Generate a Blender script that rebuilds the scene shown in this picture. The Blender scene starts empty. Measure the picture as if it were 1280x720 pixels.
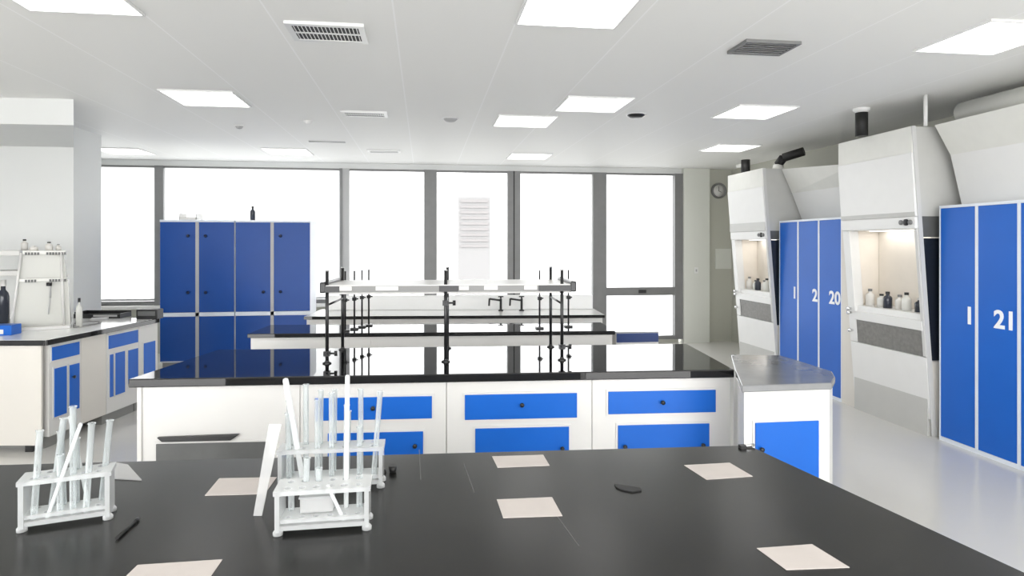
import bpy, bmesh, math, random
from mathutils import Vector, Matrix
random.seed(7)
C = bpy.context.scene.collection
PI = math.pi

# ------------------------------------------------------------------ camera model (pixels of the 1280x720 photo -> room)
CAMZ, FPX, HY, PSI = 1.67, 800.0, 305.0, math.radians(7.83)
CP, SP = math.cos(PSI), math.sin(PSI)
def ray(px, py):
    X = (px-640)/FPX; Z = (HY-py)/FPX
    return Vector((X*CP+SP, -X*SP+CP, Z))
def at(px, py, z):
    r = ray(px, py); t = (z-CAMZ)/r.z
    return Vector((0, 0, CAMZ))+r*t
def aty(px, py, y0):
    r = ray(px, py); return Vector((0, 0, CAMZ))+r*(y0/r.y)
def atx(px, py, x0):
    r = ray(px, py); return Vector((0, 0, CAMZ))+r*(x0/r.x)
def atd(px, py, dep):
    return Vector((0, 0, CAMZ))+ray(px, py)*dep

# ------------------------------------------------------------------ materials
def mat(name, col, rough=0.5, metal=0.0, spec=0.5, noise=0.0, nscale=8.0, coat=0.0, ior=1.5):
    m = bpy.data.materials.new(name); m.use_nodes = True
    nt = m.node_tree; b = nt.nodes['Principled BSDF']
    b.inputs['Base Color'].default_value = (*col, 1)
    b.inputs['Roughness'].default_value = rough
    b.inputs['Metallic'].default_value = metal
    b.inputs['Specular IOR Level'].default_value = spec
    b.inputs['Coat Weight'].default_value = coat
    b.inputs['IOR'].default_value = ior
    if noise:
        tc = nt.nodes.new('ShaderNodeTexCoord'); n = nt.nodes.new('ShaderNodeTexNoise')
        n.inputs['Scale'].default_value = nscale; n.inputs['Detail'].default_value = 4
        r = nt.nodes.new('ShaderNodeValToRGB')
        r.color_ramp.elements[0].position = .3; r.color_ramp.elements[1].position = .7
        r.color_ramp.elements[0].color = (*[c*(1-noise) for c in col], 1)
        r.color_ramp.elements[1].color = (*[min(1, c*(1+noise)) for c in col], 1)
        nt.links.new(tc.outputs['Object'], n.inputs['Vector'])
        nt.links.new(n.outputs['Fac'], r.inputs['Fac'])
        nt.links.new(r.outputs['Color'], b.inputs['Base Color'])
    return m
def emit(name, col, s):
    m = bpy.data.materials.new(name); m.use_nodes = True; nt = m.node_tree
    nt.nodes.remove(nt.nodes['Principled BSDF'])
    e = nt.nodes.new('ShaderNodeEmission'); e.inputs['Color'].default_value = (*col, 1); e.inputs['Strength'].default_value = s
    nt.links.new(e.outputs[0], nt.nodes['Material Output'].inputs[0]); return m
def clear(name, tint, body, edge_fac, base_fac, rough=0.05):
    """thin clear stuff: transparent + a little white body, more at grazing angles, + gloss"""
    m = bpy.data.materials.new(name); m.use_nodes = True; nt = m.node_tree; N = nt.nodes
    N.remove(N['Principled BSDF'])
    tr = N.new('ShaderNodeBsdfTransparent'); tr.inputs[0].default_value = (*tint, 1)
    df = N.new('ShaderNodeBsdfPrincipled'); df.inputs['Base Color'].default_value = (*body, 1); df.inputs['Roughness'].default_value = rough
    lw = N.new('ShaderNodeLayerWeight'); lw.inputs['Blend'].default_value = .5
    mr = N.new('ShaderNodeMapRange'); mr.inputs['To Min'].default_value = base_fac; mr.inputs['To Max'].default_value = edge_fac
    mx = N.new('ShaderNodeMixShader')
    nt.links.new(lw.outputs['Facing'], mr.inputs['Value']); nt.links.new(mr.outputs['Result'], mx.inputs['Fac'])
    nt.links.new(tr.outputs[0], mx.inputs[1]); nt.links.new(df.outputs[0], mx.inputs[2])
    nt.links.new(mx.outputs[0], N['Material Output'].inputs[0]); return m

M = {}
M['white'] = mat('white_laminate', (.69, .68, .66), .35, noise=.015, nscale=3)
M['cream'] = mat('cream_laminate', (.70, .67, .62), .4, noise=.02, nscale=3)
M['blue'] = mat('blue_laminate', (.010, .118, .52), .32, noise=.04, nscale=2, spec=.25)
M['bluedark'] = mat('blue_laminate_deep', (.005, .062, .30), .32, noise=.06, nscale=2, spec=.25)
M['navy'] = mat('blue_laminate_dull', (.02, .045, .16), .35, spec=.3)
M['paletop'] = mat('pale_glossy_worktop', (.86, .86, .85), .12, spec=.3)
M['apron'] = mat('brushed_dark_steel', (.17, .165, .155), .35, noise=.15, nscale=30)
M['toe'] = mat('dull_steel', (.32, .315, .30), .35, noise=.05)
M['trimsteel'] = mat('satin_trim', (.56, .56, .55), .45)
M['knobblue'] = mat('dark_blue_knob', (.004, .012, .05), .3)
M['hoodfill'] = emit('hood_fill_light', (1, .97, .92), 1.7)
M['black'] = mat('black_epoxy_worktop', (.006, .006, .007), .035, noise=.2, nscale=20, ior=1.6)
M['table'] = mat('dark_resin_tabletop', (.0165, .0162, .0150), .25, noise=.3, nscale=5, spec=.28)
M['greytop_refl'] = mat('grey_resin_worktop', (.20, .205, .21), .14, noise=.1, nscale=6)  # own grey of a small cabinet top; painted reflection on the island end
M['seam'] = mat('pale_seam', (.09, .09, .085), .4)
M['kick'] = mat('grey_plinth', (.25, .25, .24), .4)
M['dark'] = mat('black_plastic', (.012, .012, .013), .35)
M['steelblack'] = mat('black_steel', (.014, .014, .015), .3)
M['grey'] = mat('grey_door', (.10, .102, .10), .4, noise=.1)
M['steel'] = mat('stainless_steel', (.55, .54, .52), .28, metal=1.0, noise=.06, nscale=5)
M['chrome'] = mat('chrome', (.8, .8, .8), .12, metal=1.0)
M['frame'] = mat('grey_aluminium', (.19, .19, .19), .45, noise=.05)
M['framelight'] = mat('pale_grey_aluminium', (.42, .42, .42), .45)
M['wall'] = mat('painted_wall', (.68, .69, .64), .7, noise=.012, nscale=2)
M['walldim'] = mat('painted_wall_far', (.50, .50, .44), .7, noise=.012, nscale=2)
M['pillar'] = mat('white_painted_pillar', (.75, .76, .75), .6, noise=.01, nscale=2)
M['hoodwhite'] = mat('hood_white_enamel', (.76, .76, .75), .3, noise=.01)
M['hoodgrey'] = mat('hood_pale_grey_enamel', (.50, .50, .48), .35, noise=.02)
M['beige'] = mat('hood_beige_liner', (.80, .745, .67), .5, noise=.02)
M['plenum'] = mat('plenum_pale_sheet', (.74, .74, .70), .4, noise=.02)
M['glassdark'] = mat('dark_glass', (.012, .016, .026), .06)
M['lockframe'] = mat('locker_white_frame', (.72, .76, .82), .35)
M['paper'] = mat('pinkish_sheet', (.55, .50, .47), .6, noise=.03, nscale=15)
M['numeral'] = mat('white_numeral', (.88, .90, .92), .5)
M['acrylic'] = clear('frosted_acrylic', (.96, .97, .97), (.72, .73, .73), .95, .34, .10)
M['glass'] = clear('clear_labware_glass', (.95, .965, .965), (.78, .81, .81), .75, .05, .04)
M['rod'] = clear('glass_rod', (.95, .96, .96), (.82, .84, .84), .85, .40, .04)
M['pane'] = clear('window_glass', (.70, .705, .705), (.6, .6, .6), .06, .02, .02)
M['plastic'] = clear('translucent_plastic', (.95, .95, .92), (.74, .74, .70), .9, .6, .2)
M['strip'] = clear('milky_plastic_strip', (.97, .97, .97), (.60, .60, .595), .7, .45, .2)
M['railgrey'] = mat('rail_grey', (.22, .22, .215), .4)
M['lamp'] = emit('lamp_diffuser', (1, .99, .97), 1.4)
M['vent'] = mat('vent_dark_slot', (.012, .012, .012), .6)
M['black2'] = mat('black_rubber', (.008, .008, .008), .55)
M['bottle'] = mat('white_bottle', (.70, .68, .64), .3)
M['amber'] = mat('dark_bottle', (.03, .035, .05), .1)
M['tower'] = mat('hazy_tower', (.325, .317, .316), .8, noise=.02, nscale=.3)
M['towerband'] = mat('hazy_tower_band', (.312, .296, .294), .8)

# blind: translucent fabric
m = bpy.data.materials.new('roller_blind_fabric'); m.use_nodes = True; nt = m.node_tree
nt.nodes.remove(nt.nodes['Principled BSDF'])
t = nt.nodes.new('ShaderNodeBsdfTranslucent'); t.inputs[0].default_value = (.95, .95, .95, 1)
tp = nt.nodes.new('ShaderNodeBsdfTransparent'); mx = nt.nodes.new('ShaderNodeMixShader'); mx.inputs[0].default_value = .35
nt.links.new(t.outputs[0], mx.inputs[1]); nt.links.new(tp.outputs[0], mx.inputs[2])
nt.links.new(mx.outputs[0], nt.nodes['Material Output'].inputs[0]); M['blind'] = m

# ceiling: pale panels with faint bright joints
m = bpy.data.materials.new('ceiling_panels'); m.use_nodes = True; nt = m.node_tree; N = nt.nodes; b = N['Principled BSDF']
tc = N.new('ShaderNodeTexCoord'); sx = N.new('ShaderNodeSeparateXYZ'); nt.links.new(tc.outputs['Object'], sx.inputs[0])
def jline(sock, period, off, wid):
    a = N.new('ShaderNodeMath'); a.operation = 'ADD'; a.inputs[1].default_value = off+100*period; nt.links.new(sock, a.inputs[0])
    f = N.new('ShaderNodeMath'); f.operation = 'MODULO'; f.inputs[1].default_value = period; nt.links.new(a.outputs[0], f.inputs[0])
    l = N.new('ShaderNodeMath'); l.operation = 'LESS_THAN'; l.inputs[1].default_value = wid; nt.links.new(f.outputs[0], l.inputs[0]); return l.outputs[0]
lx = jline(sx.outputs['X'], .69, .17, .010)
mixc = N.new('ShaderNodeMix'); mixc.data_type = 'RGBA'
mixc.inputs['A'].default_value = (.88, .88, .865, 1); mixc.inputs['B'].default_value = (.96, .96, .96, 1)
nt.links.new(lx, mixc.inputs['Factor']); nt.links.new(mixc.outputs['Result'], b.inputs['Base Color'])
b.inputs['Roughness'].default_value = .55; b.inputs['Specular IOR Level'].default_value = .15; M['ceiling'] = m

# floor: pale grey sealed floor
M['floor'] = mat('pale_sealed_floor', (.60, .59, .565), .16, noise=.02, nscale=1.2)

# ------------------------------------------------------------------ mesh builder (world coordinates; build() makes them local to the parent)
class MB:
    def __init__(s): s.bm = bmesh.new()
    def poly(s, pts, z0, z1):
        """prism over a plan polygon"""
        a = sum(pts[i][0]*pts[(i+1) % len(pts)][1]-pts[(i+1) % len(pts)][0]*pts[i][1] for i in range(len(pts)))
        if a < 0: pts = list(pts)[::-1]
        lo = [s.bm.verts.new((p[0], p[1], z0)) for p in pts]; hi = [s.bm.verts.new((p[0], p[1], z1)) for p in pts]
        s.bm.faces.new(lo[::-1]); s.bm.faces.new(hi)
        n = len(pts)
        for i in range(n): s.bm.faces.new((lo[i], lo[(i+1) % n], hi[(i+1) % n], hi[i]))
        return s
    def hexa(s, v):
        """8 corners: bottom 4 (ccw), top 4"""
        q = [s.bm.verts.new(p) for p in v]
        fs = [s.bm.faces.new([q[i] for i in f]) for f in ((3, 2, 1, 0), (4, 5, 6, 7), (0, 1, 5, 4), (1, 2, 6, 5), (2, 3, 7, 6), (3, 0, 4, 7))]
        bmesh.ops.recalc_face_normals(s.bm, faces=fs)
        return s
    def box(s, x0, x1, y0, y1, z0, z1):
        x0, x1 = min(x0, x1), max(x0, x1); y0, y1 = min(y0, y1), max(y0, y1); z0, z1 = min(z0, z1), max(z0, z1)
        return s.hexa([(x0, y0, z0), (x1, y0, z0), (x1, y1, z0), (x0, y1, z0), (x0, y0, z1), (x1, y0, z1), (x1, y1, z1), (x0, y1, z1)])
    def fbox(s, F, x0, x1, y0, y1, z0, z1):
        w = lambda x, y, z: F(x, y, z)
        return s.hexa([w(x0, y0, z0), w(x1, y0, z0), w(x1, y1, z0), w(x0, y1, z0), w(x0, y0, z1), w(x1, y0, z1), w(x1, y1, z1), w(x0, y1, z1)])
    def tube(s, a, b, r0, r1=None, n=12, caps=True):
        r1 = r0 if r1 is None else r1
        a = Vector(a); b = Vector(b); d = (b-a).normalized()
        u = d.orthogonal().normalized(); w = d.cross(u)
        A = [s.bm.verts.new(a+(u*math.cos(2*PI*i/n)+w*math.sin(2*PI*i/n))*r0) for i in range(n)]
        B = [s.bm.verts.new(b+(u*math.cos(2*PI*i/n)+w*math.sin(2*PI*i/n))*r1) for i in range(n)]
        for i in range(n): s.bm.faces.new((A[i], A[(i+1) % n], B[(i+1) % n], B[i])).smooth = True
        if caps: s.bm.faces.new(A[::-1]); s.bm.faces.new(B)
        return s
    def lathe(s, o, d, prof, n=16):
        """profile of (r, h) revolved about axis d from o"""
        o = Vector(o); d = Vector(d).normalized(); u = d.orthogonal().normalized(); w = d.cross(u); rings = []
        for r, h in prof:
            if r < 1e-6: rings.append([s.bm.verts.new(o+d*h)])
            else: rings.append([s.bm.verts.new(o+d*h+(u*math.cos(2*PI*i/n)+w*math.sin(2*PI*i/n))*r) for i in range(n)])
        for R0, R1 in zip(rings, rings[1:]):
            for i in range(n):
                a = R0[i % len(R0)]; b_ = R0[(i+1) % len(R0)]; c = R1[(i+1) % len(R1)]; e = R1[i % len(R1)]
                vs = []
                for v in (a, b_, c, e):
                    if v not in vs: vs.append(v)
                if len(vs) > 2: s.bm.faces.new(vs).smooth = True
        return s
    def holed(s, F, x0, x1, y0, y1, z0, z1, holes, n=12):
        """plate with round holes, in frame F"""
        b = bmesh.new(); edges = []
        def loop(pts):
            vs = [b.verts.new((p[0], p[1], 0)) for p in pts]
            for i in range(len(vs)): edges.append(b.edges.new((vs[i], vs[(i+1) % len(vs)])))
        loop([(x0, y0), (x1, y0), (x1, y1), (x0, y1)])
        for cx, cy, r in holes: loop([(cx+r*math.cos(2*PI*i/n), cy+r*math.sin(2*PI*i/n)) for i in range(n)])
        bmesh.ops.triangle_fill(b, use_beauty=True, use_dissolve=False, edges=edges)
        top = {}; bot = {}
        for v in b.verts:
            top[v] = s.bm.verts.new(F(v.co.x, v.co.y, z1)); bot[v] = s.bm.verts.new(F(v.co.x, v.co.y, z0))
        fs = []
        for f in b.faces:
            fs.append(s.bm.faces.new([top[v] for v in f.verts])); fs.append(s.bm.faces.new([bot[v] for v in reversed(f.verts)]))
        for e in b.edges:
            if len(e.link_faces) == 1:
                p, q = e.verts; fs.append(s.bm.faces.new((top[p], top[q], bot[q], bot[p])))
        bmesh.ops.recalc_face_normals(s.bm, faces=fs); b.free(); return s
    def build(s, name, m, parent=None, bevel=0.0, local=False):
        if parent is not None and not local:
            org = Vector((0, 0, 0)); p = parent
            while p is not None: org += p.location; p = p.parent
            bmesh.ops.translate(s.bm, verts=s.bm.verts[:], vec=-org)
        me = bpy.data.meshes.new(name); s.bm.to_mesh(me); s.bm.free()
        o = bpy.data.objects.new(name, me); C.objects.link(o); me.materials.append(m)
        if parent is not None: o.parent = parent
        if bevel:
            bv = o.modifiers.new('bevel', 'BEVEL'); bv.width = bevel; bv.segments = 2; bv.limit_method = 'ANGLE'
        return o

def frame(o, d):
    """local frame: x along plan direction d, y to its left (into the unit), z up"""
    o = Vector((o[0], o[1], 0)); d = Vector((d[0], d[1], 0)).normalized(); n = Vector((-d.y, d.x, 0))
    return lambda x, y, z: o+d*x+n*y+Vector((0, 0, z))
def tag(o, label, cat, group=None, kind=None):
    o['label'] = label; o['category'] = cat
    if group: o['group'] = group
    if kind: o['kind'] = kind
    return o
def thing(name, label, cat, loc, group=None):
    o = bpy.data.objects.new(name, None); o.empty_display_size = .1; C.objects.link(o); o.location = Vector(loc)
    return tag(o, label, cat, group)
def struct(o): o['kind'] = 'structure'; return o
def copy_tree(o, parent=None):
    c = o.copy(); C.objects.link(c); c.parent = parent
    for ch in list(o.children): copy_tree(ch, c)
    return c
class Line:
    """vertical plane through a plan line; turns photo pixels into (u, z) on it"""
    def __init__(s, A, B):
        s.A = Vector((A[0], A[1], 0)); s.d = (Vector((B[0], B[1], 0))-s.A).normalized(); s.F = frame(s.A, s.d)
    def off(s, k):
        p = s.F(0, k, 0); return Line(p, p+s.d)
    def u(s, px):
        r = ray(px, 305); det = r.x*(-s.d.y)+s.d.x*r.y
        t = (s.A.x*(-s.d.y)+s.d.x*s.A.y)/det
        return (r*t-s.A).dot(s.d), t
    def uz(s, px, py):
        u, t = s.u(px); return u, CAMZ+(HY-py)*t/FPX

# ------------------------------------------------------------------ the room
CZ, YF, XR, XL = 2.95, 10.4, 5.25, -6.2
struct(MB().box(XL, XR, -2.0, YF+.2, -.1, 0).build('floor', M['floor']))
struct(MB().box(XL, XR, -2.0, YF+.2, CZ, CZ+.1).build('ceiling', M['ceiling']))
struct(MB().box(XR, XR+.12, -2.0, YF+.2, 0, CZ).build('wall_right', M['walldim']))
struct(MB().box(XL-.12, XL, -2.0, YF+.2, 0, CZ).build('wall_left', M['pillar']))
xs = lambda px: aty(px, 300, YF).x
WT = 2.86      # top of the window openings
# far wall: header, dado under the left windows, low kerb under the tall ones, pier on the right
struct(MB().box(XL, xs(852), YF, YF+.2, WT, CZ).build('wall_header', M['pillar']))
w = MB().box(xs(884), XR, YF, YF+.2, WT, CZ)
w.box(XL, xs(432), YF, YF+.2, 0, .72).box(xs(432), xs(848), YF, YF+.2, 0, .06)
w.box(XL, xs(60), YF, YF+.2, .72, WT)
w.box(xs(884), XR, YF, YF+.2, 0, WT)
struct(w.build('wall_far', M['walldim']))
struct(MB().box(xs(852), xs(884), YF-.10, YF+.2, 0, CZ).build('wall_pier', M['wall']))
struct(MB().box(xs(60), xs(425), YF-.22, YF, .70, .74).build('trim_2', M['white']))
# windows
WIN = [(62, 200, 195, 206, 'frame', False), (206, 427, None, None, None, False), (437, 530, 530, 546, 'frame', False), (546, 634, 634, 650, 'frame', False),
       (650, 740, 740, 757, 'frame', False), (757, 842, 842, 852, 'frame', True)]
for i, (a, b_, c, d, fm, cross) in enumerate(WIN):
    x0, x1 = xs(a), xs(b_); zb = .74 if i < 2 else .06
    r = bpy.data.objects.new('window_%d' % (i+1), None); C.objects.link(r); r.location = ((x0+x1)/2, YF, zb); struct(r)
    f = MB()
    f.box(x0, x1, YF-.03, YF+.05, WT-.032, WT)
    f.box(x0, x1, YF-.03, YF+.05, zb, zb+.06)
    if c:
        f.box(xs(c), xs(d), YF-.06, YF+.05, zb, WT)
        if i == 3: pass
    if cross:
        z1 = aty(800, 359, YF).z; z0 = aty(800, 369, YF).z
        f.box(x0, x1, YF-.05, YF+.05, z0, z1)
    f.build('window_frame', M['frame'], r)
    if i == 2: MB().box(xs(425), xs(428.5), YF-.07, YF+.05, .06, WT).build('mullion', M['frame'], r); MB().box(xs(428.5), xs(437), YF-.05, YF+.05, .06, WT).build('jamb', M['framelight'], r)
    if i == 3: MB().box(xs(641.2), xs(642.6), YF-.066, YF-.06, zb, WT).build('joint_strip', M['vent'], r)
    if cross: MB().box(xs(797), xs(806), YF-.07, YF-.05, aty(800, 366, YF).z, aty(800, 362, YF).z).build('window_handle', M['dark'], r)
    MB().box(x0, x1, YF+.02, YF+.026, zb+.05, WT-.04).build('pane', M['pane'], r)
    if i < 2:
        MB().box(x0+.01, x1-.01, YF-.035, YF-.033, zb+.09, WT-.03).build('roller_blind', M['blind'], r)
        MB().box(x0+.01, x1-.01, YF-.045, YF-.025, zb+.07, zb+.10).build('blind_rail', M['framelight'], r)
# pillar and bulkhead on the left
p1 = atd(92, 305, 6.95)
struct(MB().box(XL, p1.x, p1.y, p1.y+.6, 0, CZ).build('wall_pillar', M['pillar']))
q0 = at(92, 124, CZ); q1 = at(-80, 120, CZ)
struct(MB().poly([(q0.x, q0.y), (p1.x, p1.y), (XL, p1.y), (XL, q1.y), (q1.x, q1.y)], 2.72, CZ).build('trim_1', M['pillar']))

# pale tower outside
tl = aty(573, 300, 60); tr_ = aty(613, 300, 60)
tw = thing('building', 'hazy pale tower block with window bands seen outside through the windows', 'building', ((tl.x+tr_.x)/2, 62, -20))
MB().box(tl.x, tr_.x, 60, 66, -20, aty(590, 246, 60).z).build('tower_wall', M['tower'], tw)
bd = MB()
for k in range(9):
    z = aty(590, 250+7*k, 60).z; bd.box(tl.x+.2, tr_.x-.2, 59.9, 60, z-.22, z)
bd.build('window_bands', M['towerband'], tw)

# ------------------------------------------------------------------ ceiling lamps, vents, detectors
LAMPS = [(72, -12, 'square ceiling light panel at upper left corner of the picture'),
         (259, 122.5, 'ceiling light panel above and left of the tall blue cabinets'),
         (156, 188.5, 'small distant ceiling light panel above the leftmost window'),
         (360, 189, 'distant ceiling light panel just above the blind behind the tall cabinets'),
         (722, 8, 'large bright ceiling light panel at top centre of the picture'),
         (741, 130, 'ceiling light panel beside the dark round detector'),
         (655, 151, 'ceiling light panel left of and beyond the one beside the detector'),
         (661, 195, 'farthest ceiling light panel right above the middle window'),
         (942, 139.5, 'ceiling light panel on the right nearer of two before the fume hoods'),
         (912, 184.5, 'ceiling light panel on the right farther of two before the fume hoods'),
         (1240, 47, 'ceiling light panel at the upper right above the near lockers')]
for px, py, lb in LAMPS:
    p = at(px, py, CZ); h = .285
    t = thing('ceiling_light', lb, 'light', (p.x, p.y, CZ-.012), 'square ceiling light panels')
    f = MB()
    for a in ((-h-.012, -h, -h-.012, h+.012), (h, h+.012, -h-.012, h+.012), (-h, h, -h-.012, -h), (-h, h, h, h+.012)):
        f.box(p.x+a[0], p.x+a[1], p.y+a[2], p.y+a[3], CZ-.014, CZ)
    f.build('lamp_frame', M['hoodwhite'], t)
    MB().box(p.x-h, p.x+h, p.y-h, p.y+h, CZ-.01, CZ-.001).build('diffuser', M['lamp'], t)
def vent(px, py, sx, sy, lb, full=True):
    p = at(px, py, CZ); t = thing('ceiling_vent', lb, 'vent', (p.x, p.y, CZ-.02), 'ceiling air vents')
    MB().box(p.x-sx, p.x+sx, p.y-sy, p.y+sy, CZ-.014, CZ-.001).build('backing', M['vent'], t)
    f = MB(); k = .035
    f.box(p.x-sx-k, p.x-sx, p.y-sy-k, p.y+sy+k, CZ-.018, CZ).box(p.x+sx, p.x+sx+k, p.y-sy-k, p.y+sy+k, CZ-.018, CZ)
    f.box(p.x-sx, p.x+sx, p.y-sy-k, p.y-sy, CZ-.018, CZ).box(p.x-sx, p.x+sx, p.y+sy, p.y+sy+k, CZ-.018, CZ)
    f.box(p.x-sx, p.x+sx, p.y-.012, p.y+.012, CZ-.0165, CZ-.0142)
    f.build('vent_frame', M['hoodwhite'], t)
    s = MB(); n = 17
    for i in range(n):
        x = p.x-sx+2*sx*(i+.5)/n; s.box(x-.003, x+.002, p.y-sy, p.y+sy, CZ-.016, CZ-.0142)
    s.build('slats', M['hoodwhite'], t)
vent(410, 39, .19, .125, 'nearest white ceiling vent with black slots at top left of centre')
vent(456, 141.5, .185, .08, 'second slotted ceiling vent in the row on the left, midway back')
vent(480, 188.5, .19, .08, 'farthest slotted ceiling vent in the row above the windows')
p = at(957, 58, CZ); t = thing('ceiling_vent', 'dark grey louvred ceiling vent on the right side of the ceiling', 'vent', (p.x, p.y, CZ-.02), 'ceiling air vents')
MB().box(p.x-.18, p.x+.15, p.y-.11, p.y+.11, CZ-.008, CZ-.001).build('backing', M['vent'], t)
f = MB(); f.box(p.x-.2, p.x-.18, p.y-.13, p.y+.13, CZ-.02, CZ).box(p.x+.15, p.x+.17, p.y-.13, p.y+.13, CZ-.02, CZ).box(p.x-.18, p.x+.15, p.y-.13, p.y-.11, CZ-.02, CZ).box(p.x-.18, p.x+.15, p.y+.11, p.y+.13, CZ-.02, CZ)
f.build('vent_frame', M['frame'], t)
s = MB()
for i in range(6): y = p.y-.11+.22*(i+.5)/6; s.hexa([(p.x-.18, y-.004, CZ-.018), (p.x+.15, y-.004, CZ-.018), (p.x+.15, y+.006, CZ-.018), (p.x-.18, y+.006, CZ-.018), (p.x-.18, y+.012, CZ-.004), (p.x+.15, y+.012, CZ-.004), (p.x+.15, y+.018, CZ-.004), (p.x-.18, y+.018, CZ-.004)])
s.build('slats', M['framelight'], t)
for px, py, r, mm, lb in ((299, 157, .04, 'framelight', 'small grey ceiling detector left of the vent row'), (563, 148, .07, 'framelight', 'flat pale ceiling disc in the middle between light and vents'),
                          (795, 143, .085, 'dark', 'dark round ceiling detector right of the light panels'), (385, 151, .04, 'hoodwhite', 'small white ceiling detector above the tall blue cabinets')):
    p = at(px, py, CZ); t = thing('ceiling_detector', lb, 'detector', (p.x, p.y, CZ-.04))
    MB().lathe((p.x, p.y, CZ), (0, 0, -1), [(r, 0), (r, .012), (r*.7, .03), (r*.3, .036), (0, .036)]).build('housing', M[mm], t)
    MB().lathe((p.x, p.y, CZ), (0, 0, -1), [(r*1.25, 0), (r*1.25, .006), (0, .006)]).build('base_ring', M['hoodwhite'], t)
p = at(409, 177, CZ); tag(MB().box(p.x-.22, p.x+.22, p.y-.03, p.y+.03, CZ-.01, CZ).build('slot_diffuser', M['framelight']), 'thin grey slot diffuser in the ceiling above the dark window jamb', 'vent')

# ------------------------------------------------------------------ base cabinet helper
def base_unit(L, px0, px1, depth, label, group, fronts, top=.845, skip=0.0, cat='cabinet', kick=.10, post=True):
    """fronts: list of (kind, px0, py0, px1, py1, knobs, material)"""
    u0 = L.u(px0)[0]; u1 = L.u(px1)[0]; o = L.F((u0+u1)/2, depth/2, 0)
    r = thing('base_cabinet', label, cat, (o.x, o.y, 0), group)
    MB().fbox(L.F, u0+.002, u1-.002, 0, depth, kick, top).build('carcass', M['white'], r)
    MB().fbox(L.F, u0+.01, u1-.01, .05, depth-.05, 0, kick).build('plinth', M['kick'], r)
    for kind, a, b_, c, d, knobs, mm in fronts:
        ua, za = L.uz(a, b_); uc, zc = L.uz(c, d); _, z2 = L.uz((a+c)/2, b_); _, z3 = L.uz((a+c)/2, d)
        zt, zb = z2, max(kick+.03, z3)
        fr = MB(); e = .012
        fr.fbox(L.F, ua-e, uc+e, -.006, 0, zb-e, zb).fbox(L.F, ua-e, uc+e, -.006, 0, zt, zt+e).fbox(L.F, ua-e, ua, -.006, 0, zb, zt).fbox(L.F, uc, uc+e, -.006, 0, zb, zt)
        po = MB().fbox(L.F, ua, uc, -.012, -.0005, zb, zt).build(kind, M[mm], r, bevel=.002)
        fr.build('edging', M['white'], po)
        for kx, ky in knobs:
            uk, zk = L.uz(kx, ky); q = L.F(uk, -.012, zk); n = (L.F(0, -1, 0)-L.F(0, 0, 0))
            MB().lathe(q, n, [(.006, 0), (.006, .012), (.013, .014), (.013, .024), (.0, .027)], 12).build('knob', M['steelblack'], po)
    return r

# ------------------------------------------------------------------ main island
H = .90
FL, FR, BL = at(160, 474, H), at(918, 462, H), at(272, 437, H)
dv = (FR-FL); BR = BL+dv*.985
wt = MB().poly([(FL.x, FL.y), (FR.x, FR.y), (BR.x, BR.y), (BL.x, BL.y)], .85, H).build('worktop', M['black'], bevel=.006)
tag(wt, 'long glossy black worktop of the middle island reflecting the windows', 'worktop')
LI = Line(FL, FR).off(.03)
u_m = {}
iw = 1.0
base_unit(LI, 172, 375, iw, 'white cabinet with long black handle and dark grey door, left end of middle island', 'cabinets of the middle island',
          [('door', 196, 553, 336, 720, [], 'grey')], top=.85)
r0 = [o for o in bpy.data.objects if o.name == 'base_cabinet'][0]
a0, z0 = LI.uz(198, 545); a1, z1 = LI.uz(301, 545)
hb = MB(); za = LI.uz(250, 550)[1]; zb = LI.uz(250, 542.5)[1]
hb.hexa([LI.F(a0+.03, -.03, za), LI.F(a1-.05, -.03, za), LI.F(a1-.05, 0, za), LI.F(a0+.03, 0, za), LI.F(a0, -.03, zb-.008), LI.F(a1, -.03, zb), LI.F(a1, 0, zb), LI.F(a0, 0, zb-.008)])
hb.build('handle', M['dark'], r0, bevel=.006)
MB().fbox(LI.F, LI.u(172)[0]+.001, LI.u(178)[0], -.012, 0, .10, .85).build('end_post', M['white'], r0, bevel=.003)
base_unit(LI, 375, 558, iw, 'white island cabinet with blue drawer and door, behind the glass tubes', 'cabinets of the middle island',
          [('drawer', 394, 496, 540, 524, [(467, 509)], 'blue'), ('door', 410, 540, 529, 720, [(519, 556)], 'blue')], top=.85)
base_unit(LI, 558, 740, iw, 'white island cabinet with blue drawer and door, second from the angular end unit', 'cabinets of the middle island',
          [('drawer', 581, 492, 721, 523, [(652, 505)], 'blue'), ('door', 594, 534, 711, 720, [(702, 559)], 'blue')], top=.85)
base_unit(LI, 740, 913, iw, 'white island cabinet with blue drawer and door, next to the angular end unit', 'cabinets of the middle island',
          [('drawer', 760, 488, 894, 516, [(827, 502)], 'blue'), ('door', 772, 530, 886, 720, [(780, 557), (877, 555)], 'blue')], top=.85)
# end unit; the reflection in its black top is painted grey
pts = [at(*q, H) for q in ((919.5, 464), (927, 482), (1040, 478.5), (1044, 471), (1040, 464), (996, 450), (975, 444), (914, 443))]
b_ = pts[-1]; pts[0] = FR+(pts[0]-FR)*1.0
tag(MB().poly([(p.x, p.y) for p in pts], .862, H).build('end_worktop', M['greytop_refl'], bevel=.006), 'angular worktop with its reflection painted grey at the right end of the middle island', 'worktop')
ctr = sum(pts, Vector())/len(pts)
ins = [ctr+(p-ctr)*.95 for p in pts]
eu = thing('end_cabinet', 'white angular end cabinet with one blue door at the right end of the island', 'cabinet', (ctr.x, ctr.y, 0))
LE = Line(ins[1], ins[2])
MB().poly([(p.x, p.y) for p in ins], .10, .862).build('carcass', M['white'], eu)
MB().poly([(p.x, p.y) for p in [ctr+(p-ctr)*.88 for p in pts]], 0, .10).build('plinth', M['kick'], eu)
ua, zt = LE.uz(943, 528); uc, _ = LE.uz(1022, 528)
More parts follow.
